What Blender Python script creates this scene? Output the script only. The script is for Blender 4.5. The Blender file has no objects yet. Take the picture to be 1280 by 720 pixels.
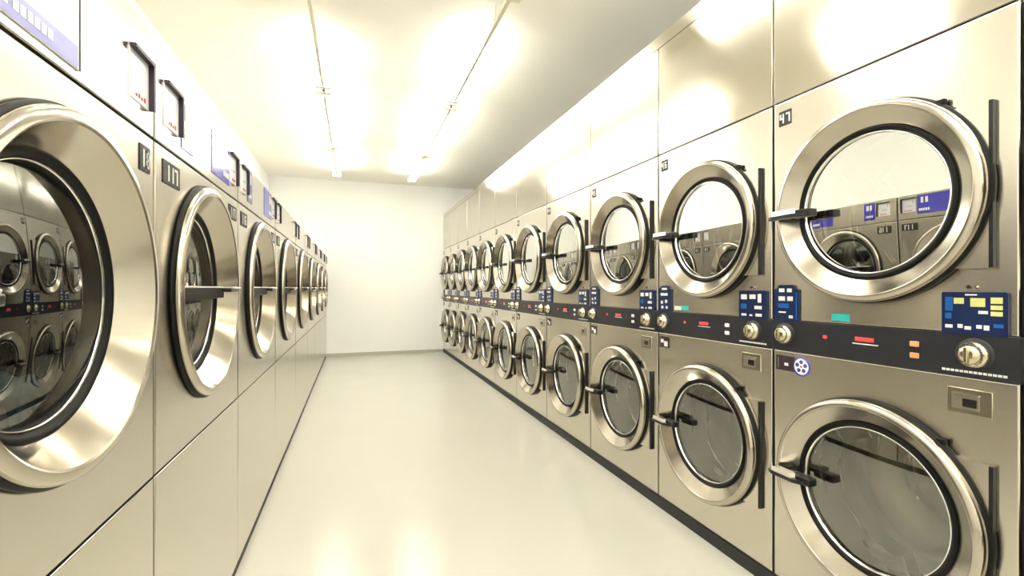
import bpy, bmesh, math, random
from mathutils import Vector, Matrix
random.seed(7)
SC = bpy.context.scene
COL = SC.collection
PI = math.pi
NUM = ['first','second','third','fourth','fifth','sixth','seventh','eighth','ninth','tenth','eleventh','twelfth']

# ------------------------------------------------------------------ materials
def mat(name, col, rough=.5, metal=0., emit=0., ecol=None, ior=1.45, coat=0.):
    m = bpy.data.materials.new(name); m.use_nodes = True
    b = m.node_tree.nodes['Principled BSDF']
    b.inputs['Base Color'].default_value = (*col, 1)
    b.inputs['Roughness'].default_value = rough
    b.inputs['Metallic'].default_value = metal
    b.inputs['IOR'].default_value = ior
    b.inputs['Coat Weight'].default_value = coat
    if emit:
        b.inputs['Emission Color'].default_value = (*(ecol or col), 1)
        b.inputs['Emission Strength'].default_value = emit
    return m

def steel(name, col, rough, stretch, bump=.02, aniso=0., rvar=.06):
    """brushed stainless: fine streaks in roughness and bump, stretched along one local axis"""
    m = mat(name, col, rough, 1.0)
    nt = m.node_tree; b = nt.nodes['Principled BSDF']
    tc = nt.nodes.new('ShaderNodeTexCoord'); mp = nt.nodes.new('ShaderNodeMapping')
    mp.inputs['Scale'].default_value = stretch
    nz = nt.nodes.new('ShaderNodeTexNoise'); nz.inputs['Scale'].default_value = 1.0; nz.inputs['Detail'].default_value = 4
    nt.links.new(tc.outputs['Object'], mp.inputs['Vector']); nt.links.new(mp.outputs['Vector'], nz.inputs['Vector'])
    mr = nt.nodes.new('ShaderNodeMapRange')
    mr.inputs['To Min'].default_value = max(.03, rough-rvar); mr.inputs['To Max'].default_value = rough+rvar
    nt.links.new(nz.outputs['Fac'], mr.inputs['Value']); nt.links.new(mr.outputs['Result'], b.inputs['Roughness'])
    bp = nt.nodes.new('ShaderNodeBump'); bp.inputs['Strength'].default_value = bump; bp.inputs['Distance'].default_value = .002
    nt.links.new(nz.outputs['Fac'], bp.inputs['Height']); nt.links.new(bp.outputs['Normal'], b.inputs['Normal'])
    if aniso:
        tg = nt.nodes.new('ShaderNodeTangent'); tg.direction_type = 'RADIAL'; tg.axis = 'Z'
        nt.links.new(tg.outputs['Tangent'], b.inputs['Tangent'])
        b.inputs['Anisotropic'].default_value = aniso; b.inputs['Anisotropic Rotation'].default_value = .25
    return m

def glass(name, refl, tint):
    """door glass: partly mirroring, partly see-through"""
    m = bpy.data.materials.new(name); m.use_nodes = True
    nt = m.node_tree; nt.nodes.remove(nt.nodes['Principled BSDF'])
    out = nt.nodes['Material Output']
    g = nt.nodes.new('ShaderNodeBsdfGlossy'); g.inputs['Color'].default_value = (.97,.98,.95,1); g.inputs['Roughness'].default_value = .004
    t = nt.nodes.new('ShaderNodeBsdfTransparent'); t.inputs['Color'].default_value = (*tint, 1)
    mx = nt.nodes.new('ShaderNodeMixShader')
    fr = nt.nodes.new('ShaderNodeFresnel'); fr.inputs['IOR'].default_value = 1.5
    ad = nt.nodes.new('ShaderNodeMath'); ad.operation = 'ADD'; ad.use_clamp = True; ad.inputs[1].default_value = refl
    nt.links.new(fr.outputs['Fac'], ad.inputs[0]); nt.links.new(ad.outputs[0], mx.inputs['Fac'])
    nt.links.new(t.outputs[0], mx.inputs[1]); nt.links.new(g.outputs[0], mx.inputs[2])
    nt.links.new(mx.outputs[0], out.inputs['Surface'])
    return m

M = {}
M['steel']   = steel('brushed_steel', (.72,.68,.60), .20, (160, 2.5, 160), .006, .85, .015)
M['steel_p'] = steel('overhead_panel_steel', (.60,.565,.49), .13, (160, 2.5, 160), .006, .8, .01)
M['steel_l'] = steel('brushed_steel_washer', (.68,.645,.575), .24, (160, 160, 2.5), .008, 0, .02)
M['ring']    = steel('spun_steel', (.54,.495,.42), .17, (14, 14, 14), .02)
M['drum']    = steel('drum_steel', (.62,.59,.52), .26, (30, 4, 4), .02)
M['chrome']  = mat('chrome', (.86,.85,.83), .09, 1.0)
M['brass']   = mat('worn_brass_chrome', (.62,.55,.40), .18, 1.0)
M['side']    = mat('seam_shade_side_sheet', (.05,.045,.035), .6)  # painted dark to put shade into the seams between machines
M['rubber']  = mat('black_rubber', (.008,.008,.007), .5)
M['rubber'].node_tree.nodes['Principled BSDF'].inputs['Specular IOR Level'].default_value = .25
M['black']   = mat('black_plastic', (.012,.012,.013), .28)
M['strip']   = mat('charcoal_strip', (.022,.023,.028), .36)
M['navy']    = mat('navy_overlay', (.008,.018,.075), .3)
M['blue']    = mat('blue_overlay', (.01,.11,.42), .35)
M['signblue']= mat('sign_blue', (.035,.035,.50), .18, ior=2.0)
M['lav']     = mat('pale_lavender', (.80,.80,.84), .35)
M['signpale']= mat('glare_paled_blue', (.16,.16,.55), .3, ior=1.7)  # sign blue lightened to include the glare on it
M['white']   = mat('white_ink', (.80,.80,.76), .5)
M['yellow']  = mat('yellow_ink', (.62,.62,.22), .5)
M['cyan']    = mat('cyan_sticker', (.02,.50,.50), .5)
M['orange']  = mat('orange_button', (.75,.35,.16), .4)
M['red']     = mat('red_led', (.75,.03,.03), .4, emit=.5, ecol=(1,.05,.04))
M['redink']  = mat('red_ink', (.45,.03,.04), .5)
M['frame']   = mat('dark_frame', (.035,.02,.03), .4)
M['numplate']= mat('number_plate', (.02,.018,.015), .5)
M['glassU']  = glass('mirroring_glass', .62, (.35,.36,.33))
M['glassD']  = glass('clear_door_glass', .20, (.66,.65,.58))
M['glassW']  = glass('washer_glass', .17, (.6,.62,.6))
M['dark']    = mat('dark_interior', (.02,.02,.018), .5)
M['kick']    = mat('black_kick_vinyl', (.018,.018,.02), .5)
M['housing'] = mat('cream_fixture', (.80,.77,.60), .5)
M['tube']    = mat('fluorescent_tube', (1,1,1), .5, emit=12.0, ecol=(1.0,.985,.925))
M['cloth_w'] = mat('white_cloth', (.85,.86,.86), .9)
M['cloth_b'] = mat('blue_cloth', (.10,.45,.72), .9)

def wallmat(name, col, rough, scale, amt):
    m = mat(name, col, rough); nt = m.node_tree; b = nt.nodes['Principled BSDF']
    tc = nt.nodes.new('ShaderNodeTexCoord')
    nz = nt.nodes.new('ShaderNodeTexNoise'); nz.inputs['Scale'].default_value = scale; nz.inputs['Detail'].default_value = 6
    nt.links.new(tc.outputs['Object'], nz.inputs['Vector'])
    cr = nt.nodes.new('ShaderNodeValToRGB')
    cr.color_ramp.elements[0].position = .3; cr.color_ramp.elements[1].position = .7
    cr.color_ramp.elements[0].color = (*[c*(1-amt) for c in col], 1); cr.color_ramp.elements[1].color = (*col, 1)
    nt.links.new(nz.outputs['Fac'], cr.inputs['Fac']); nt.links.new(cr.outputs['Color'], b.inputs['Base Color'])
    return m, nz
M['wall'], _ = wallmat('painted_wall', (.91,.91,.88), .6, 1.5, .02)
M['ceil'], _ = wallmat('painted_ceiling', (.94,.915,.84), .65, 1.0, .02)
M['base'], _ = wallmat('grey_vinyl_base', (.50,.49,.42), .5, 3, .08)
# polished concrete floor
M['floor'], nzf = wallmat('polished_concrete', (.55,.535,.475), .17, .9, .035)
b = M['floor'].node_tree.nodes['Principled BSDF']; nt = M['floor'].node_tree
b.inputs['IOR'].default_value = 1.5
n2 = nt.nodes.new('ShaderNodeTexNoise'); n2.inputs['Scale'].default_value = 2.5; n2.inputs['Detail'].default_value = 8
tc = nt.nodes.new('ShaderNodeTexCoord'); nt.links.new(tc.outputs['Object'], n2.inputs['Vector'])
mr = nt.nodes.new('ShaderNodeMapRange'); mr.inputs['To Min'].default_value = .19; mr.inputs['To Max'].default_value = .25
nt.links.new(n2.outputs['Fac'], mr.inputs['Value']); nt.links.new(mr.outputs['Result'], b.inputs['Roughness'])

# ------------------------------------------------------------------ mesh helpers
class MB:
    def __init__(s, *mats): s.bm = bmesh.new(); s.mats = list(mats)
    def mi(s, m):
        if m not in s.mats: s.mats.append(m)
        return s.mats.index(m)
    def face(s, pts, m, smooth=False):
        vs = [s.bm.verts.new(p) for p in pts]
        f = s.bm.faces.new(vs); f.material_index = s.mi(m); f.smooth = smooth
        return f
    def box(s, x0, x1, y0, y1, z0, z1, m, bev=0.):
        if x0 > x1: x0, x1 = x1, x0
        if y0 > y1: y0, y1 = y1, y0
        if z0 > z1: z0, z1 = z1, z0
        r = bmesh.ops.create_cube(s.bm, size=1, matrix=Matrix.Translation(((x0+x1)/2,(y0+y1)/2,(z0+z1)/2)) @ Matrix.Diagonal((x1-x0,y1-y0,z1-z0,1)))
        fs = set(f for v in r['verts'] for f in v.link_faces)
        mi = s.mi(m)
        for f in fs: f.material_index = mi
        if bev:
            es = list(set(e for v in r['verts'] for e in v.link_edges))
            q = bmesh.ops.bevel(s.bm, geom=es, offset=bev, segments=2, affect='EDGES', profile=.6)
            for f in q['faces']: f.material_index = mi; f.smooth = True
    def lathe(s, prof, m, yc=0, zc=0, n=72, smooth=True):
        """prof: list of (radius, x); axis runs along +x through (yc, zc); m is one material or one per segment"""
        rings = []
        for (r, x) in prof:
            if r < 1e-6: rings.append([s.bm.verts.new((x, yc, zc))]); continue
            rings.append([s.bm.verts.new((x, yc+r*math.cos(2*PI*k/n), zc+r*math.sin(2*PI*k/n))) for k in range(n)])
        for i in range(len(rings)-1):
            a, b = rings[i], rings[i+1]
            mm = m[i] if isinstance(m, (list,tuple)) else m
            mi = s.mi(mm)
            for k in range(n):
                k2 = (k+1) % n
                if len(a) == 1 and len(b) == 1: continue
                if len(a) == 1: vs = [a[0], b[k2], b[k]]
                elif len(b) == 1: vs = [a[k], a[k2], b[0]]
                else: vs = [a[k], a[k2], b[k2], b[k]]
                f = s.bm.faces.new(vs); f.material_index = mi; f.smooth = smooth
    def holed(s, x, y0, y1, z0, z1, yc, zc, r, m, n=72):
        """flat front sheet with a round hole"""
        ci, ou = [], []
        angs = [2*PI*k/n for k in range(n)] + [math.atan2(zz-zc, yy-yc) % (2*PI) for yy in (y0,y1) for zz in (z0,z1)]
        angs = sorted(set(round(a, 6) for a in angs))
        for a in angs:
            c, sn = math.cos(a), math.sin(a)
            ci.append(s.bm.verts.new((x, yc+r*c, zc+r*sn)))
            t = 1e9
            if c > 1e-9: t = min(t, (y1-yc)/c)
            if c < -1e-9: t = min(t, (y0-yc)/c)
            if sn > 1e-9: t = min(t, (z1-zc)/sn)
            if sn < -1e-9: t = min(t, (z0-zc)/sn)
            ou.append(s.bm.verts.new((x, yc+t*c, zc+t*sn)))
        mi = s.mi(m); N = len(angs)
        for k in range(N):
            f = s.bm.faces.new([ci[k], ou[k], ou[(k+1)%N], ci[(k+1)%N]]); f.material_index = mi
        for (ya, za, yb, zb) in ((y0,z0,y1,z0),(y1,z0,y1,z1),(y1,z1,y0,z1),(y0,z1,y0,z0)):
            # rolled edge, 9 mm, bending back into the seam
            cy = (y0+y1)/2; cz = (z0+z1)/2
            def inn(y, z, d, dx): return (x-dx, y+(d if y > cy else -d), z+(d if z > cz else -d))
            prev = (0, 0)
            for (d, dx) in ((.0025,.0008),(.0045,.003),(.005,.008)):
                s.face([inn(ya,za,*prev), inn(yb,zb,*prev), inn(yb,zb,d,dx), inn(ya,za,d,dx)], m, True); prev = (d, dx)
    def prism(s, poly, x0, x1, m, smooth=False):
        """poly in (y,z), extruded along x"""
        a = [s.bm.verts.new((x0, y, z)) for y, z in poly]; b = [s.bm.verts.new((x1, y, z)) for y, z in poly]
        mi = s.mi(m); n = len(poly)
        fs = [s.bm.faces.new(a[::-1]), s.bm.faces.new(b)]
        for k in range(n): fs.append(s.bm.faces.new([a[k], a[(k+1)%n], b[(k+1)%n], b[k]]))
        for f in fs: f.material_index = mi
    def glyphs(s, text, x, yc, zc, h, m, w=None):
        """seven-segment-like painted lettering, height h, centred on (yc, zc)"""
        seg = {'0':'abcdef','1':'bc','2':'abged','3':'abgcd','4':'fgbc','5':'afgcd','6':'afgedc','7':'abc','8':'abcdefg','9':'abcdfg'}
        cw = h*.52; gap = h*.22; t = h*.17
        tot = len(text)*cw+(len(text)-1)*gap
        y = yc-tot/2
        for ch in text:
            for g in seg.get(ch, ''):
                q = {'a':(0,cw,h-t,h),'g':(0,cw,h/2-t/2,h/2+t/2),'d':(0,cw,0,t),'f':(0,t,h/2,h),'b':(cw-t,cw,h/2,h),'e':(0,t,0,h/2),'c':(cw-t,cw,0,h/2)}[g]
                s.box(x, x+.0006, y+q[0], y+q[1], zc-h/2+q[2], zc-h/2+q[3], m)
            y += cw+gap
    def build(s, name, parent=None, recalc=True, loc=None):
        if recalc: bmesh.ops.recalc_face_normals(s.bm, faces=s.bm.faces[:])
        me = bpy.data.meshes.new(name); s.bm.to_mesh(me); s.bm.free()
        for m in s.mats: me.materials.append(m)
        o = bpy.data.objects.new(name, me); COL.objects.link(o)
        if parent: o.parent = parent
        if loc: o.location = loc
        return o

def thing(name, label, cat, loc, rz=0, group=None):
    o = bpy.data.objects.new(name, None); COL.objects.link(o); o.empty_display_size = .1
    o.location = loc; o.rotation_euler = (0,0,rz); o['label'] = label; o['category'] = cat
    if group: o['group'] = group
    return o
def struct(o): o['kind'] = 'structure'; return o
def tag(o, label, cat, group=None):
    o['label'] = label; o['category'] = cat
    if group: o['group'] = group
    return o

# ------------------------------------------------------------------ layout (metres; camera at the origin of x, y)
XR, XL = 1.75, -.515
H = 1.325
YF = 9.76
CEIL = 3.42
RS = [-.03,.79,1.61,2.44,3.31,4.195,5.08,5.95,6.78,7.57,8.33,9.05,9.75]
LS = [.72,1.522,2.485,3.58,4.75,5.90,7.0,8.0,8.93,9.74]
Z_SEAM, Z_TOP, Z_CAP = 2.13, 2.775, 2.855
Z_ST, Z_SB, Z_K = 1.187, 1.058, .068
LW_US, LW_TOP, LW_LS = 1.728, 1.945, .813

# room shell
def slab(name, x0,x1,y0,y1,z0,z1, m):
    k = MB(); k.box(x0,x1,y0,y1,z0,z1,m); return struct(k.build(name))
slab('floor', -1.62, 2.72, -3.2, YF+.1, -.1, 0, M['floor'])
slab('ceiling', -1.62, 2.72, -3.2, YF+.1, CEIL, CEIL+.1, M['ceil'])
slab('wall_back', -1.52, 2.62, YF, YF+.1, 0, CEIL, M['wall'])
slab('wall_left', -1.62, -1.52, -3.2, YF+.1, 0, CEIL, M['wall'])
slab('wall_right', 2.62, 2.72, -3.2, YF+.1, 0, CEIL, M['wall'])
slab('wall_front', -1.52, 2.62, -3.2, -3.1, 0, CEIL, M['wall'])
# steel flashing above the overhead panels
k = MB(); k.box(XR+.004, XR+.03, RS[0], YF-.004, Z_TOP+.006, Z_CAP, M['steel_p'])
struct(k.build('trim_1'))
k = MB(); k.box(XR-.004, XR+.03, RS[0], YF-.004, 0, Z_K-.003, M['kick'], .002); struct(k.build('baseboard_right'))
k = MB(); k.box(XL-.05, XL-.008, LS[0], YF-.004, 0, .048, M['kick']); struct(k.build('baseboard_left'))
k = MB(); k.box(XL-.005, XR-.006, YF-.012, YF-.001, 0, .06, M['base'], .002); struct(k.build('baseboard_back'))

# ------------------------------------------------------------------ door pieces (local frame: +x outwards, +y viewer's right)
def dryer_door(parent, yc, zc, R, gm, edge, upper):
    # hinge plate behind the ring, on the viewer's right
    k = MB()
    hz = .243
    ra = R*.93; ya_ = math.sqrt(max(ra*ra-hz*hz, 1e-4)); a0 = math.atan2(hz, ya_)
    poly = [(yc+edge, zc-hz), (yc+edge, zc+hz)] + [(yc+ra*math.cos(a0-2*a0*j/24), zc+ra*math.sin(a0-2*a0*j/24)) for j in range(25)]
    k.prism(poly, .001, .016, M['steel'])
    k.box(.001, .0145, yc+edge, yc+edge+.009, zc-hz, zc+hz-.003, M['black'])
    d = k.build('hinge_plate', parent)
    # spun steel ring
    k = MB()
    prof = [(R*1.012,.002),(R*1.012,.030)]
    k.lathe([(R*.995,.024),(R,.032),(R*.997,.042),(R*.985,.050),(R*.965,.055),(R*.935,.057)], M['ring'], yc, zc, 96)
    k.lathe([(R*.935,.057),(R*.925,.0555),(R*.92,.053)], M['ring'], yc, zc, 96)
    k.lathe([(R*.92,.053),(R*.765,.010)], M['ring'], yc, zc, 96)
    q = k.build('door_ring', parent)
    k = MB(); k.lathe([(R*.9,.002),(R*1.014,.002),(R*1.016,.012),(R*1.006,.029),(R*.99,.031)], M['rubber'], yc, zc, 96)
    k.build('door_seal', parent)
    # gasket
    k = MB()
    k.lathe([(R*.768,.008),(R*.768,.014),(R*.745,.017),(R*.725,.012),(R*.715,.002),(R*.70,-.004)], M['rubber'], yc, zc, 96)
    k.lathe([(R*.718,.004),(R*.712,.010),(R*.700,.008),(R*.697,-.002)], M['chrome'], yc, zc, 96)
    k.build('gasket', parent)
    # glass, very slightly domed
    k = MB(); k.lathe([(R*.705,-.006),(R*.5,-.0045),(R*.25,-.0035),(0,-.003)], gm, yc, zc, 96)
    if upper:   # the upper glasses lean forward by a degree
        bmesh.ops.rotate(k.bm, cent=(0,yc,zc), matrix=Matrix.Rotation(math.radians(1.1), 3, 'Y'), verts=k.bm.verts[:])
    k.build('door_glass', parent)
    # drum seen through it
    k = MB()
    rr = R*.86
    k.lathe([(R*.74,-.012),(R*.74,-.05),(rr,-.052),(rr,-.25),(rr+.004,-.255),(rr+.004,-.27),(rr,-.275),(rr,-.50)], M['drum'], yc, zc, 72)
    k.lathe([(rr,-.50),(rr*.62,-.50),(rr*.60,-.47),(rr*.56,-.47),(rr*.54,-.50),(0,-.50)], M['drum'], yc, zc, 72, False)
    for a in (.5, .5+2*PI/3, .5+4*PI/3):   # lifters
        c, s_ = math.cos(a), math.sin(a)
        p = [(yc+(rr-.002)*math.cos(a-.07), zc+(rr-.002)*math.sin(a-.07)), (yc+(rr-.06)*c, zc+(rr-.06)*s_), (yc+(rr-.002)*math.cos(a+.07), zc+(rr-.002)*math.sin(a+.07))]
        k.prism(p, -.48, -.07, M['drum'])
    k.build('drum', parent)
    # pull handle: chrome paddle with a black latch reaching over the glass
    k = MB()
    y0, y1 = yc-R*1.0, yc-R*.52
    def bar(pts, z0, z1, m):
        k2 = [(x, y) for x, y in pts]
        a = [k.bm.verts.new((x, y, z0)) for x, y in k2]; b_ = [k.bm.verts.new((x, y, z1)) for x, y in k2]
        mi = k.mi(m); n = len(k2)
        fs = [k.bm.faces.new(a[::-1]), k.bm.faces.new(b_)]
        for i in range(n): fs.append(k.bm.faces.new([a[i], a[(i+1)%n], b_[(i+1)%n], b_[i]]))
        for f in fs: f.material_index = mi
    outer = [(.066,y0),(.088,y0),(.098,y0+.02),(.100,y1-.05),(.082,y1-.01),(.060,y1+.0),(.056,y1-.03),(.070,y1-.07),(.070,y0+.02)]
    bar(outer, zc-.020, zc-.006, M['black'])
    inner = [(.068,y0+.008),(.086,y0+.006),(.096,y0+.022),(.098,y1-.055),(.084,y1-.045),(.070,y1-.07),(.070,y0+.02)]
    bar(inner, zc-.006, zc+.0145, M['chrome'])
    k.box(.035,.080, y1-.075, y1+.012, zc-.021, zc+.010, M['black'], .006)
    k.box(.052,.075, y0+.05, y0+.085, zc-.012, zc+.002, M['black'])
    k.box(.020,.066, y1-.055, y1-.01, zc-.014, zc+.003, M['black'])
    k.build('handle', parent)
    # hinge pin knuckles at the ring's upper right
    k = MB(); k.box(.004,.022, yc+R*.60, yc+R*.68, zc+R*.76, zc+R*.81, M['rubber'], .003); k.build('hinge_tab', parent)

def marks(k, x, cells):
    for (ya, yb, za, zb, m) in cells: k.box(x, x+.0008, ya, yb, za, zb, M[m])

def make_dryer(i, Y0, Y1):
    w = Y1-Y0-.010; hw = w/2; yc = 0
    if i == 0: lab = 'stainless stacked dryer cut off at the right edge of the photo'
    elif i == 1: lab = 'stainless stacked tumble dryer closest on the right, round blue-and-white sticker below its control strip'
    elif i == 11: lab = 'farthest stainless stacked dryer of the right row, touching the back wall'
    else: lab = {2:'second stainless stacked dryer of the right row, teal and white stickers above its strip'}.get(i,
        f'{NUM[i-1]} full stainless stacked dryer counted from the camera along the right row')
    t = thing('stacked_dryer', lab, 'dryer', (XR, (Y0+Y1)/2, 0), PI, 'stacked tumble dryers in the right row')
    S = M['steel']
    # cabinet
    k = MB()
    e = .006
    k.holed(0, -hw+e, hw-e, Z_ST+.006, Z_SEAM-.010, yc, 1.627, .275, S)
    k.holed(0, -hw+e, hw-e, Z_K+.006, Z_SB-.006, yc, .570, .275, S)
    for (ya, yb) in ((-hw+.002, -hw+.004), (hw-.004, hw-.002)):
        k.box(-.82, -.012, ya, yb, .07, Z_SEAM-.006, M['side'])
    k.box(-.82, -.012, -hw+.004, hw-.004, Z_SEAM-.009, Z_SEAM-.006, M['side'])
    k.box(-.82, -.012, -hw+.004, hw-.004, .069, .072, M['side'])
    k.box(-.82, -.81, -hw+.004, hw-.004, .07, Z_SEAM-.01, M['side'])
    k.build('cabinet', t, True)
    # charcoal control strip
    k = MB()
    k.box(-.01, .006, -hw-.0045, hw+.0045, Z_SB, Z_ST, M['strip'], .002)
    st = k.build('control_strip', t)
    X = .0062
    k = MB(); marks(k, X, [(-.055,.035,1.120,1.124,'white')]); k.build('caption', st)
    k = MB()
    marks(k, X, [(-.045,.02,1.132,1.146,'red')])
    k.build('display', st)
    k = MB(); marks(k, X, [(-.17,-.155,1.128,1.140,'red')]); k.build('indicator_light', st)
    for zz in (1.142, 1.104):
        k = MB(); k.box(X, X+.007, hw-.268, hw-.242, zz-.009, zz+.009, M['orange' if i < 2 else 'lav'], .003); k.build('push_button', st)
    # control panels, right (wide) and left (narrow, chamfered)
    def panel(ya, yb, z1, cham, name, cells, ky, label=None):
        k = MB(); z0 = Z_ST-.002
        if cham: poly = [(ya,z0),(yb,z0),(yb,z1-.02),(yb-.018,z1-.012),(yb-.025,z1),(ya+.025,z1),(ya+.018,z1-.012),(ya,z1-.02)]
        else: poly = [(ya,z0),(yb,z0),(yb,z1-.004),(yb-.004,z1),(ya+.004,z1),(ya,z1-.004)]
        k.prism(poly, .001, .008, M['navy'])
        W_, H_ = yb-ya, z1-z0
        marks(k, .0082, [(ya+a*W_, ya+b_*W_, z0+c*H_, z0+d*H_, m) for (a,b_,c,d,m) in cells])
        p = k.build(name, t)
        # coin knob with its collar
        k = MB(); kz = 1.128
        k.lathe([(.048,.006),(.047,.010),(.040,.012)], M['strip'], ky, kz, 40)
        k.lathe([(.040,.008),(.040,.016),(.036,.024),(.030,.027),(.030,.032),(.026,.040),(.014,.045),(0,.046)], M['brass'], ky, kz, 40)
        k.box(.040,.052, ky-.005, ky+.005, kz-.024, kz+.024, M['brass'], .002)
        k.build('knob', t)
    R_cells = [(.06,.18,.55,.88,'blue'),(.06,.16,.36,.50,'blue'),(.20,.36,.72,.86,'yellow'),(.46,.68,.66,.86,'yellow'),(.76,.93,.74,.88,'yellow'),
               (.76,.93,.60,.70,'yellow'),(.76,.93,.46,.56,'yellow'),(.58,.72,.50,.57,'white'),(.06,.18,.14,.22,'white'),(.26,.34,.15,.24,'white'),(.37,.47,.12,.20,'white'),
               (.55,.63,.16,.24,'white'),(.66,.74,.13,.24,'white'),(.80,.94,.20,.28,'blue'),(.38,.56,.92,.95,'white')]
    L_cells = [(.22,.44,.80,.90,'white'),(.55,.74,.80,.90,'white'),(.20,.46,.56,.68,'white'),(.56,.78,.56,.68,'white'),(.18,.62,.36,.48,'blue'),(.62,.78,.08,.16,'white'),(.90,.94,.05,.80,'blue'),(.2,.5,.22,.26,'lav')]
    R2 = [(.08,.30,.68,.86,'white'),(.40,.62,.70,.86,'white'),(.70,.82,.58,.88,'white'),(.08,.28,.34,.52,'blue'),(.58,.84,.34,.46,'white'),(.10,.28,.08,.16,'white'),(.40,.50,.08,.14,'white'),(.62,.84,.08,.18,'white')]
    L2 = [(.30,.70,.84,.92,'white'),(.20,.75,.62,.72,'white'),(.22,.38,.30,.42,'white'),(.55,.72,.34,.46,'white'),(.25,.42,.12,.22,'white'),(.60,.75,.12,.22,'white')]
    panel(hw-.180, hw-.022, 1.313, False, 'control_panel', R_cells if i == 1 else R2, hw-.098)
    panel(-hw+.008, -hw+.128 if i < 3 else -hw+.138, 1.338, True, 'control_panel', L_cells if i == 1 else L2, -hw+.062)
    # fine print below right knob
    k = MB()
    for q in range(14):
        k.box(X, X+.0006, hw-.18+q*.0113, hw-.18+q*.0113+.009, 1.070, 1.077, M['white'])
    k.build('fine_print', st)
    # screws above the panel
    k = MB()
    k.lathe([(.006,.0),(.006,.003),(0,.004)], M['black'], hw-.115, 1.328, 12); k.lathe([(.005,0),(.005,.003),(0,.004)], M['brass'], hw-.095, 1.328, 12)
    k.build('screw', t)
    # coin return / slot plates under the strip
    k = MB()
    ya, yb, za, zb = hw-.168, hw-.058, .945, 1.022
    k.box(.0, .004, ya, yb, za, zb, M['ring'], .002)
    k.box(.0042, .0052, ya+.012, yb-.03, za+.014, zb-.014, M['drum'])
    k.box(.005, .0065, ya+.040, yb-.036, za+.022, zb-.03, M['black'])
    k.box(.004, .010, ya+.02, yb-.03, zb-.02, zb-.015, M['chrome'])
    k.build('coin_slot', t)
    k = MB()
    k.box(.0, .004, -hw+.014, -hw+.100, .972, 1.036, M['frame'], .002)
    k.box(.0042,.0052, -hw+.024, -hw+.030, .98, 1.028, M['drum'])
    if i == 1: k.box(.0042,.0052, -hw+.058, -hw+.076, .994, 1.006, M['white'])
    else:
        k.box(.0042,.0052, -hw+.030, -hw+.055, 1.000, 1.020, M['white']); k.box(.0042,.0052, -hw+.060, -hw+.092, .980, 1.010, M['white'])
    k.build('number_plate', t)
    # number on the upper left corner
    k = MB(); k.box(0,.0025, -hw+.028, -hw+.088, 2.022, 2.085, M['numplate'], .001)
    k.glyphs('%d' % (48-i), .0026, -hw+.058, 2.053, .040, M['white']); k.build('number_plate', t)
    if i == 1:
        k = MB()
        cy, cz = -hw+.135, 1.000
        k.lathe([(.040,0),(.040,.0012),(.033,.0014)], M['signblue'], cy, cz, 32); k.lathe([(.033,.0014),(0,.0014)], M['white'], cy, cz, 32)
        for a in range(5):
            aa = PI/2+a*2*PI/5
            k.lathe([(.0085,.0015),(.0085,.0022),(0,.0022)], M['signblue'], cy+.019*math.cos(aa), cz+.019*math.sin(aa), 12)
        k.lathe([(.0045,.0022),(0,.0026)], M['redink'], cy, cz, 12)
        k.build('round_sticker', t)['label'] = 'round blue and white sticker'
    if i in (1, 2):
        k = MB(); y = -.105 if i == 1 else -.16
        k.box(0,.001, y-.035, y+.035 if i == 1 else y+.02, 1.200, 1.226, M['cyan'])
        if i == 2: k.box(0,.001, y-.1, y-.04, 1.200, 1.222, M['white'])
        k.build('teal_sticker', t)
    edge = hw-.061
    R = .352 if i < 10 else .33
    if edge < R*.97: edge = min(R*.99, hw-.03)
    dryer_door(t, yc, 1.627, R, M['glassU'], edge, True)
    dryer_door(t, yc, .570, R, M['glassD'], edge, False)
    return t

for i in range(12): make_dryer(i, RS[i], RS[i+1])

# overhead stainless panels above the dryers
for i in range(12):
    Y0, Y1 = RS[i], RS[i+1]; e = .006; hw = (Y1-Y0)/2-.005
    if i == 0: lab = 'sliver of blank overhead steel panel at the top right edge of the photo'
    elif i == 11: lab = 'blank overhead steel panel of the right row next to the back wall'
    else: lab = f'blank steel panel above the {NUM[i-1]} stacked dryer from the camera'
    k = MB()
    y0, y1, z0, z1 = -hw, hw, Z_SEAM+.0, Z_TOP
    k.box(-.03, 0, y0, y1, z0, z1, M['steel_p'], .003)
    o = k.build('overhead_panel', loc=(XR, (Y0+Y1)/2, 0)); o.rotation_euler = (0,0,PI)
    tag(o, lab, 'panel', 'steel panels above the dryers')

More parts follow.
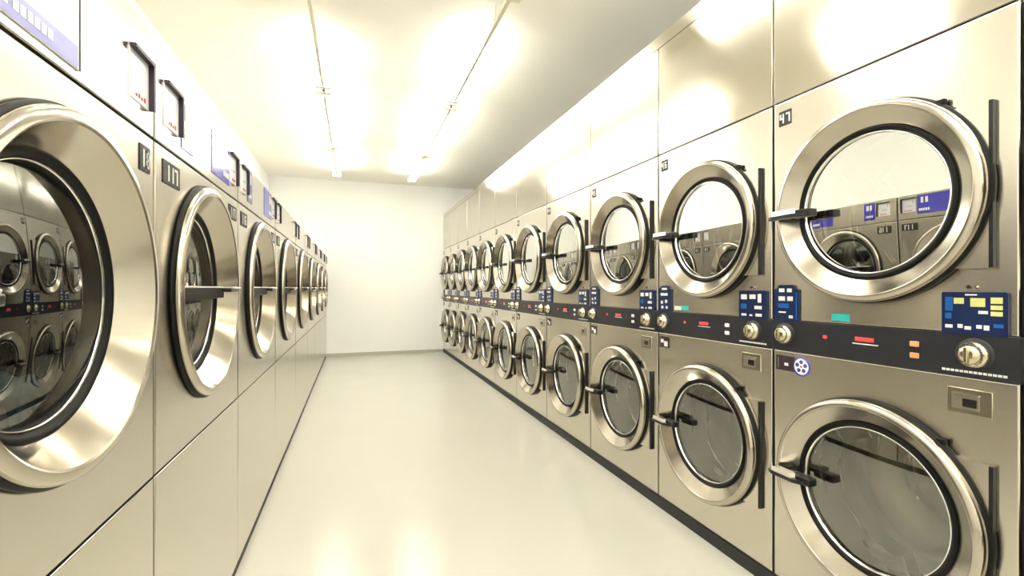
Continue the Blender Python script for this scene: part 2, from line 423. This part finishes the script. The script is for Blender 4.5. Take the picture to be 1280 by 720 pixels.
# ------------------------------------------------------------------ washers
def washer_door(parent, zc, R, bar):
    k = MB()
    k.lathe([(R*.88,.002),(R*1.014,.002),(R*1.018,.008),(R*1.01,.012),(R*.985,.014)], M['rubber'], 0, zc, 112)
    k.build('door_seal', parent)
    k = MB()
    k.lathe([(R*.985,.012),(R,.016),(R*.999,.022),(R*.99,.029),(R*.97,.033),(R*.935,.033)], M['ring'], 0, zc, 112)
    k.lathe([(R*.935,.033),(R*.922,.030)], M['ring'], 0, zc, 112)
    k.lathe([(R*.922,.030),(R*.775,-.040)], M['ring'], 0, zc, 112)
    k.build('door_ring', parent)
    k = MB()
    k.lathe([(R*.78,-.042),(R*.78,-.038),(R*.768,-.036),(R*.745,-.042),(R*.725,-.052),(R*.712,-.056),(R*.708,-.088)], M['rubber'], 0, zc, 112)
    k.lathe([(R*.724,-.050),(R*.720,-.047),(R*.713,-.052)], M['chrome'], 0, zc, 112)
    k.build('gasket', parent)
    # bowl-shaped glass bulging a little towards the aisle
    k = MB()
    n = 10; k.lathe([(R*.707*(1-j/n), -.070+.012*(1-(1-j/n)**2)) for j in range(n+1)], M['glassW'], 0, zc, 112)
    bmesh.ops.rotate(k.bm, cent=(-.07,0,zc), matrix=Matrix.Rotation(math.radians(-5), 3, 'Z'), verts=k.bm.verts[:])
    k.build('door_glass', parent)
    k = MB(); rr = R*.92
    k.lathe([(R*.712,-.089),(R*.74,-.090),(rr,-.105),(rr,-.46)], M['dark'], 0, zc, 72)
    k.lathe([(rr,-.46),(rr*.3,-.46),(rr*.28,-.43),(0,-.43)], M['drum'], 0, zc, 72)
    k.build('drum', parent)
    if bar:
        # horizontal latch bar: black block modelling the strip's reflection over the glass, chrome rail running on to the far rim
        k = MB()
        k.box(-.042,-.004, -R*.70, R*.68, zc-.028, zc+.013, M['rubber'], .003)
        k.box(-.030,.030, R*.60, R*.90, zc-.004, zc+.010, M['black'], .003)
        k.box(-.044,-.002, -R*.71, R*.70, zc+.0135, zc+.020, M['chrome'], .002)
        k.box(-.030,.040, R*.62, R*.94, zc+.010, zc+.018, M['chrome'], .002)
        k.build('handle', parent)
    else:
        k = MB(); k.box(.050,.075, -R*1.05, -R*.90, zc-.012, zc+.006, M['black'], .004); k.box(.030,.055, -R*.98, -R*.93, zc-.010, zc+.004, M['black'])
        k.box(.052,.073, -R*1.04, -R*.91, zc+.006, zc+.012, M['chrome'], .002); k.build('handle', parent)

WR = [.345,.376,.384,.40,.40,.39,.38,.37,.33]
def make_washer(i, Y0, Y1):
    w = Y1-Y0-.010; hw = w/2
    Yc = (Y0+Y1)/2
    lab = {0:'largest stainless front-load washer filling the left edge, blue and white sign above its door',
           1:'second stainless washer of the left row, reflected band built as a bar across its glass',
           8:'farthest stainless washer of the left row, beside the back wall'}.get(i, f'{NUM[i]} stainless front-load washer from the camera along the left row')
    t = thing('front_load_washer', lab, 'washer', (XL, Yc, 0), 0, 'front-load washers in the left row')
    S = M['steel_l']; e = .006; zc = 1.312; R = WR[i]
    k = MB()
    k.holed(0, -hw+e, hw-e, LW_LS+.008, LW_US-.008, 0, zc, R*.93, S, 96)
    for (ya, yb) in ((-hw+.002, -hw+.004), (hw-.004, hw-.002)):
        k.box(-.95, -.012, ya, yb, .052, LW_TOP-.004, M['side'])
    k.box(-.95, -.012, -hw+.004, hw-.004, LW_TOP-.006, LW_TOP-.002, S)
    k.box(-.95, -.945, -hw+.004, hw-.004, .052, LW_TOP-.006, M['side'])
    k.box(-.4, -.014, -hw+.004, hw-.004, .052, .056, M['side'])
    k.box(-.02, -.0135, -hw+.004, hw-.004, LW_US-.02, LW_US+.02, M['side'])
    k.box(-.02, -.0135, -hw+.004, hw-.004, LW_LS-.02, LW_LS+.02, M['side'])
    k.build('cabinet', t)
    k = MB(); k.box(-.012, 0, -hw+.001, hw-.001, .050, LW_LS-.003, S, .003); k.build('base_panel', t)
    k = MB(); k.box(-.012, 0, -hw+.001, hw-.001, LW_US+.003, LW_TOP, S, .003); k.build('fascia', t)
    washer_door(t, zc, R, i > 0)
    # two framed displays on the fascia, one beside each seam
    for q, (ya, yb) in enumerate(((-hw+.058, -hw+.182), (hw-.150, hw-.030))):
        if i == 0 and q == 0: continue
        k = MB(); za, zb = 1.790, 1.918
        k.box(0,.003, ya, yb, za, zb, M['lav'])  # pale face: white glare painted over the blue panel
        k.box(0,.016, yb-.012, yb, za, zb, M['frame'], .001)
        k.box(0,.016, ya, yb-.012, zb-.010, zb, M['frame'], .001)
        for a in range(4): k.box(.003,.0036, ya+.03+a*.016, ya+.040+a*.016, za+.010, za+.018+(.004 if a % 2 else 0), M['redink'])
        k.box(.003,.0036, ya+.02, yb-.045, za+.052, za+.056, M['drum'])
        k.box(.003,.0036, ya+.018, ya+.022, za+.075, za+.105, M['drum'])
        k.build('display_frame', t)
        if 1 <= i <= 2:
            # blue instruction card next to the display
            k = MB()
            if q == 1: a0, a1 = ya-.27, ya-.012
            else: a0, a1 = yb+.02, yb+.13
            k.box(0,.002, a0, a1, 1.765, 1.930, M['signblue'])
            k.box(.002,.0026, a1-.085 if q else a0+.03, a1-.065 if q else a0+.05, 1.86, 1.91, M['white'])
            k.box(.002,.0026, a1-.050 if q else a0+.06, a1-.030 if q else a0+.085, 1.86, 1.91, M['white'])
            for b_ in range(5): k.box(.002,.0026, a1-.095+b_*.017 if q else a0+.02+b_*.015, a1-.083+b_*.017 if q else a0+.031+b_*.015, 1.79, 1.812, M['white'])
            k.build('instruction_card', t)['label'] = 'blue instruction card'
    if i == 0:
        k = MB()
        a0, a1 = .915-Yc, 1.150-Yc
        k.box(0,.003, a0, a1, 1.750, 1.938, M['lav'], .0008)  # pale area is glare painted over the blue sign
        k.box(.003,.0036, a0+.002, a1-.01, 1.752, 1.795, M['signpale'])
        k.box(.003,.0045, a1-.004, a1, 1.750, 1.938, M['frame'])
        k.box(.0037,.0042, a0+.012, a0+.028, 1.766, 1.786, M['white'])
        for b_ in range(6): k.box(.0037,.0042, a0+.04+b_*.018, a0+.054+b_*.018, 1.766, 1.784, M['white'])
        k.box(.003,.0036, a0+.075, a0+.082, 1.855, 1.895, M['frame']); k.box(.003,.0036, a0+.082, a0+.100, 1.850, 1.858, M['frame'])
        for b_ in range(4): k.box(.003,.0036, a0+.11+b_*.022, a0+.126+b_*.022, 1.862, 1.874, M['redink' if b_ == 9 else 'drum'])
        k.build('sign', t)['label'] = 'sign with glare painted pale, a blue band and white lettering'
    # number plate: far corner on the first, near corner on the others
    k = MB()
    if i == 0: ya, yb, tx = hw-.092, hw-.030, '18'
    else: ya, yb, tx = -hw+.05, -hw+.185, str(118-i)
    k.box(0,.0025, ya, yb, 1.625, 1.692, M['numplate'], .001)
    k.glyphs(tx, .0026, (ya+yb)/2, 1.6585, .046, M['white']); k.build('number_plate', t)
    if i > 0:
        k = MB(); ya, yb = hw-.165, hw-.030
        k.box(0,.0025, ya, yb, 1.628, 1.690, M['numplate'], .001); k.glyphs(str(118-i), .0026, (ya+yb)/2, 1.659, .042, M['white']); k.build('number_plate', t)
    return t
for i in range(9): make_washer(i, LS[i], LS[i+1])

# laundry lying in the first washer's drum
def lump(name, loc, sc, m, seed, label):
    bm = bmesh.new(); bmesh.ops.create_icosphere(bm, subdivisions=4, radius=1)
    rnd = random.Random(seed); ph = [rnd.uniform(0, 6.28) for _ in range(9)]
    for v in bm.verts:
        c = v.co
        d = 1+.14*math.sin(5*c.x+ph[0])*math.sin(6*c.y+ph[1])+.08*math.sin(11*c.y+ph[2]+3*c.z)+.05*math.sin(17*c.x+9*c.y+ph[3])
        v.co = Vector((c.x*sc[0]*d, c.y*sc[1]*d, max(c.z, -.55)*sc[2]*d))
    for f in bm.faces: f.smooth = True
    me = bpy.data.meshes.new(name); bm.to_mesh(me); bm.free(); me.materials.append(m)
    o = bpy.data.objects.new(name, me); COL.objects.link(o); o.location = loc
    tag(o, label, 'laundry'); return o
lump('laundry', (-.70, 1.30, 1.058), (.06,.07,.08), M['cloth_b'], 3, 'blue cloth lying in the drum of the nearest left washer')
lump('laundry', (-.70, 1.16, 1.035), (.06,.07,.085), M['cloth_w'], 5, 'white cloth lying left of the blue one in the nearest washer')

# ------------------------------------------------------------------ ceiling fluorescents
def fixture(x, y0, y1, label, refl_gap=0):
    t = thing('fluorescent_light', label, 'ceiling light', (x, (y0+y1)/2, CEIL), 0, 'fluorescent ceiling lights')
    L = (y1-y0)/2
    k = MB()
    k.box(-L, L, -.014, .014, -.155, -.105, M['housing'], .003)
    k.build('housing', t).rotation_euler = (0,0,PI/2)
    for sy in (-L*.6, L*.6):
        k = MB(); k.lathe([(.006,-.001),(.006,.110)], M['housing'], 0, 0, 12)
        bmesh.ops.rotate(k.bm, cent=(0,0,0), matrix=Matrix.Rotation(PI/2, 3, 'Y'), verts=k.bm.verts[:])
        k.build('hanger', t, loc=(0, sy, 0))
    for sx in (-.042, .042):
        # near tubes left out on some fixtures to shape gaps in the panel reflections
        runs = [(-L+.04, L-.04, M['tube'])] if not refl_gap else [(-L+refl_gap, L-.04, M['tube'])]
        for (a, b_, m) in runs:
            k = MB(); k.lathe([(0,a),(.017,a),(.019,a+.01),(.019,b_-.01),(.017,b_),(0,b_)], m, sx, -.135, 20)
            k.build('tube', t).rotation_euler = (0,0,PI/2)
    for sy in (-1, 1):
        k = MB(); k.box(sy*(L-.045), sy*L, -.072, .072, -.165, -.105, M['housing'], .004)
        k.build('end_cap', t).rotation_euler = (0,0,PI/2)
yl = [(-2.9,-1.0),(-.97,.98),(1.0,2.95),(2.98,4.92),(5.02,6.98),(7.12,8.75)]
ys = [(-2.9,-1.0),(-.97,.98),(1.0,2.95),(2.98,4.88),(5.05,6.98),(7.12,8.75)]
wd = ['behind the camera','overhead of the camera','nearest the top of the photo','third from the back wall','second from the back wall','closest to the back wall']
for j in range(6):
    a, b_ = yl[j]
    fixture(-.29, a, b_, f'fluorescent ceiling light of the left line, {wd[j]}', {2: 1.15, 3: 1.2}.get(j, 0))
    a, b_ = ys[j]
    fixture(.99, a, b_, f'fluorescent ceiling light of the right line, {wd[j]}', .68 if j == 3 else 0)

# ------------------------------------------------------------------ world, camera, colour
w = bpy.data.worlds.new('World'); SC.world = w; w.use_nodes = True
w.node_tree.nodes['Background'].inputs['Color'].default_value = (.9,.9,.85,1); w.node_tree.nodes['Background'].inputs['Strength'].default_value = .3

cam = bpy.data.cameras.new('Camera'); co = bpy.data.objects.new('Camera', cam); COL.objects.link(co)
cam.sensor_width = 36; cam.lens = 590/1280*36; cam.clip_start = .02
co.location = (0, 0, H)
co.rotation_euler = (PI/2, 0, -.322)
SC.camera = co
SC.view_settings.view_transform = 'Standard'; SC.view_settings.look = 'None'
SC.view_settings.gamma = 1; SC.view_settings.use_curve_mapping = False
SC.view_settings.exposure = 1.47
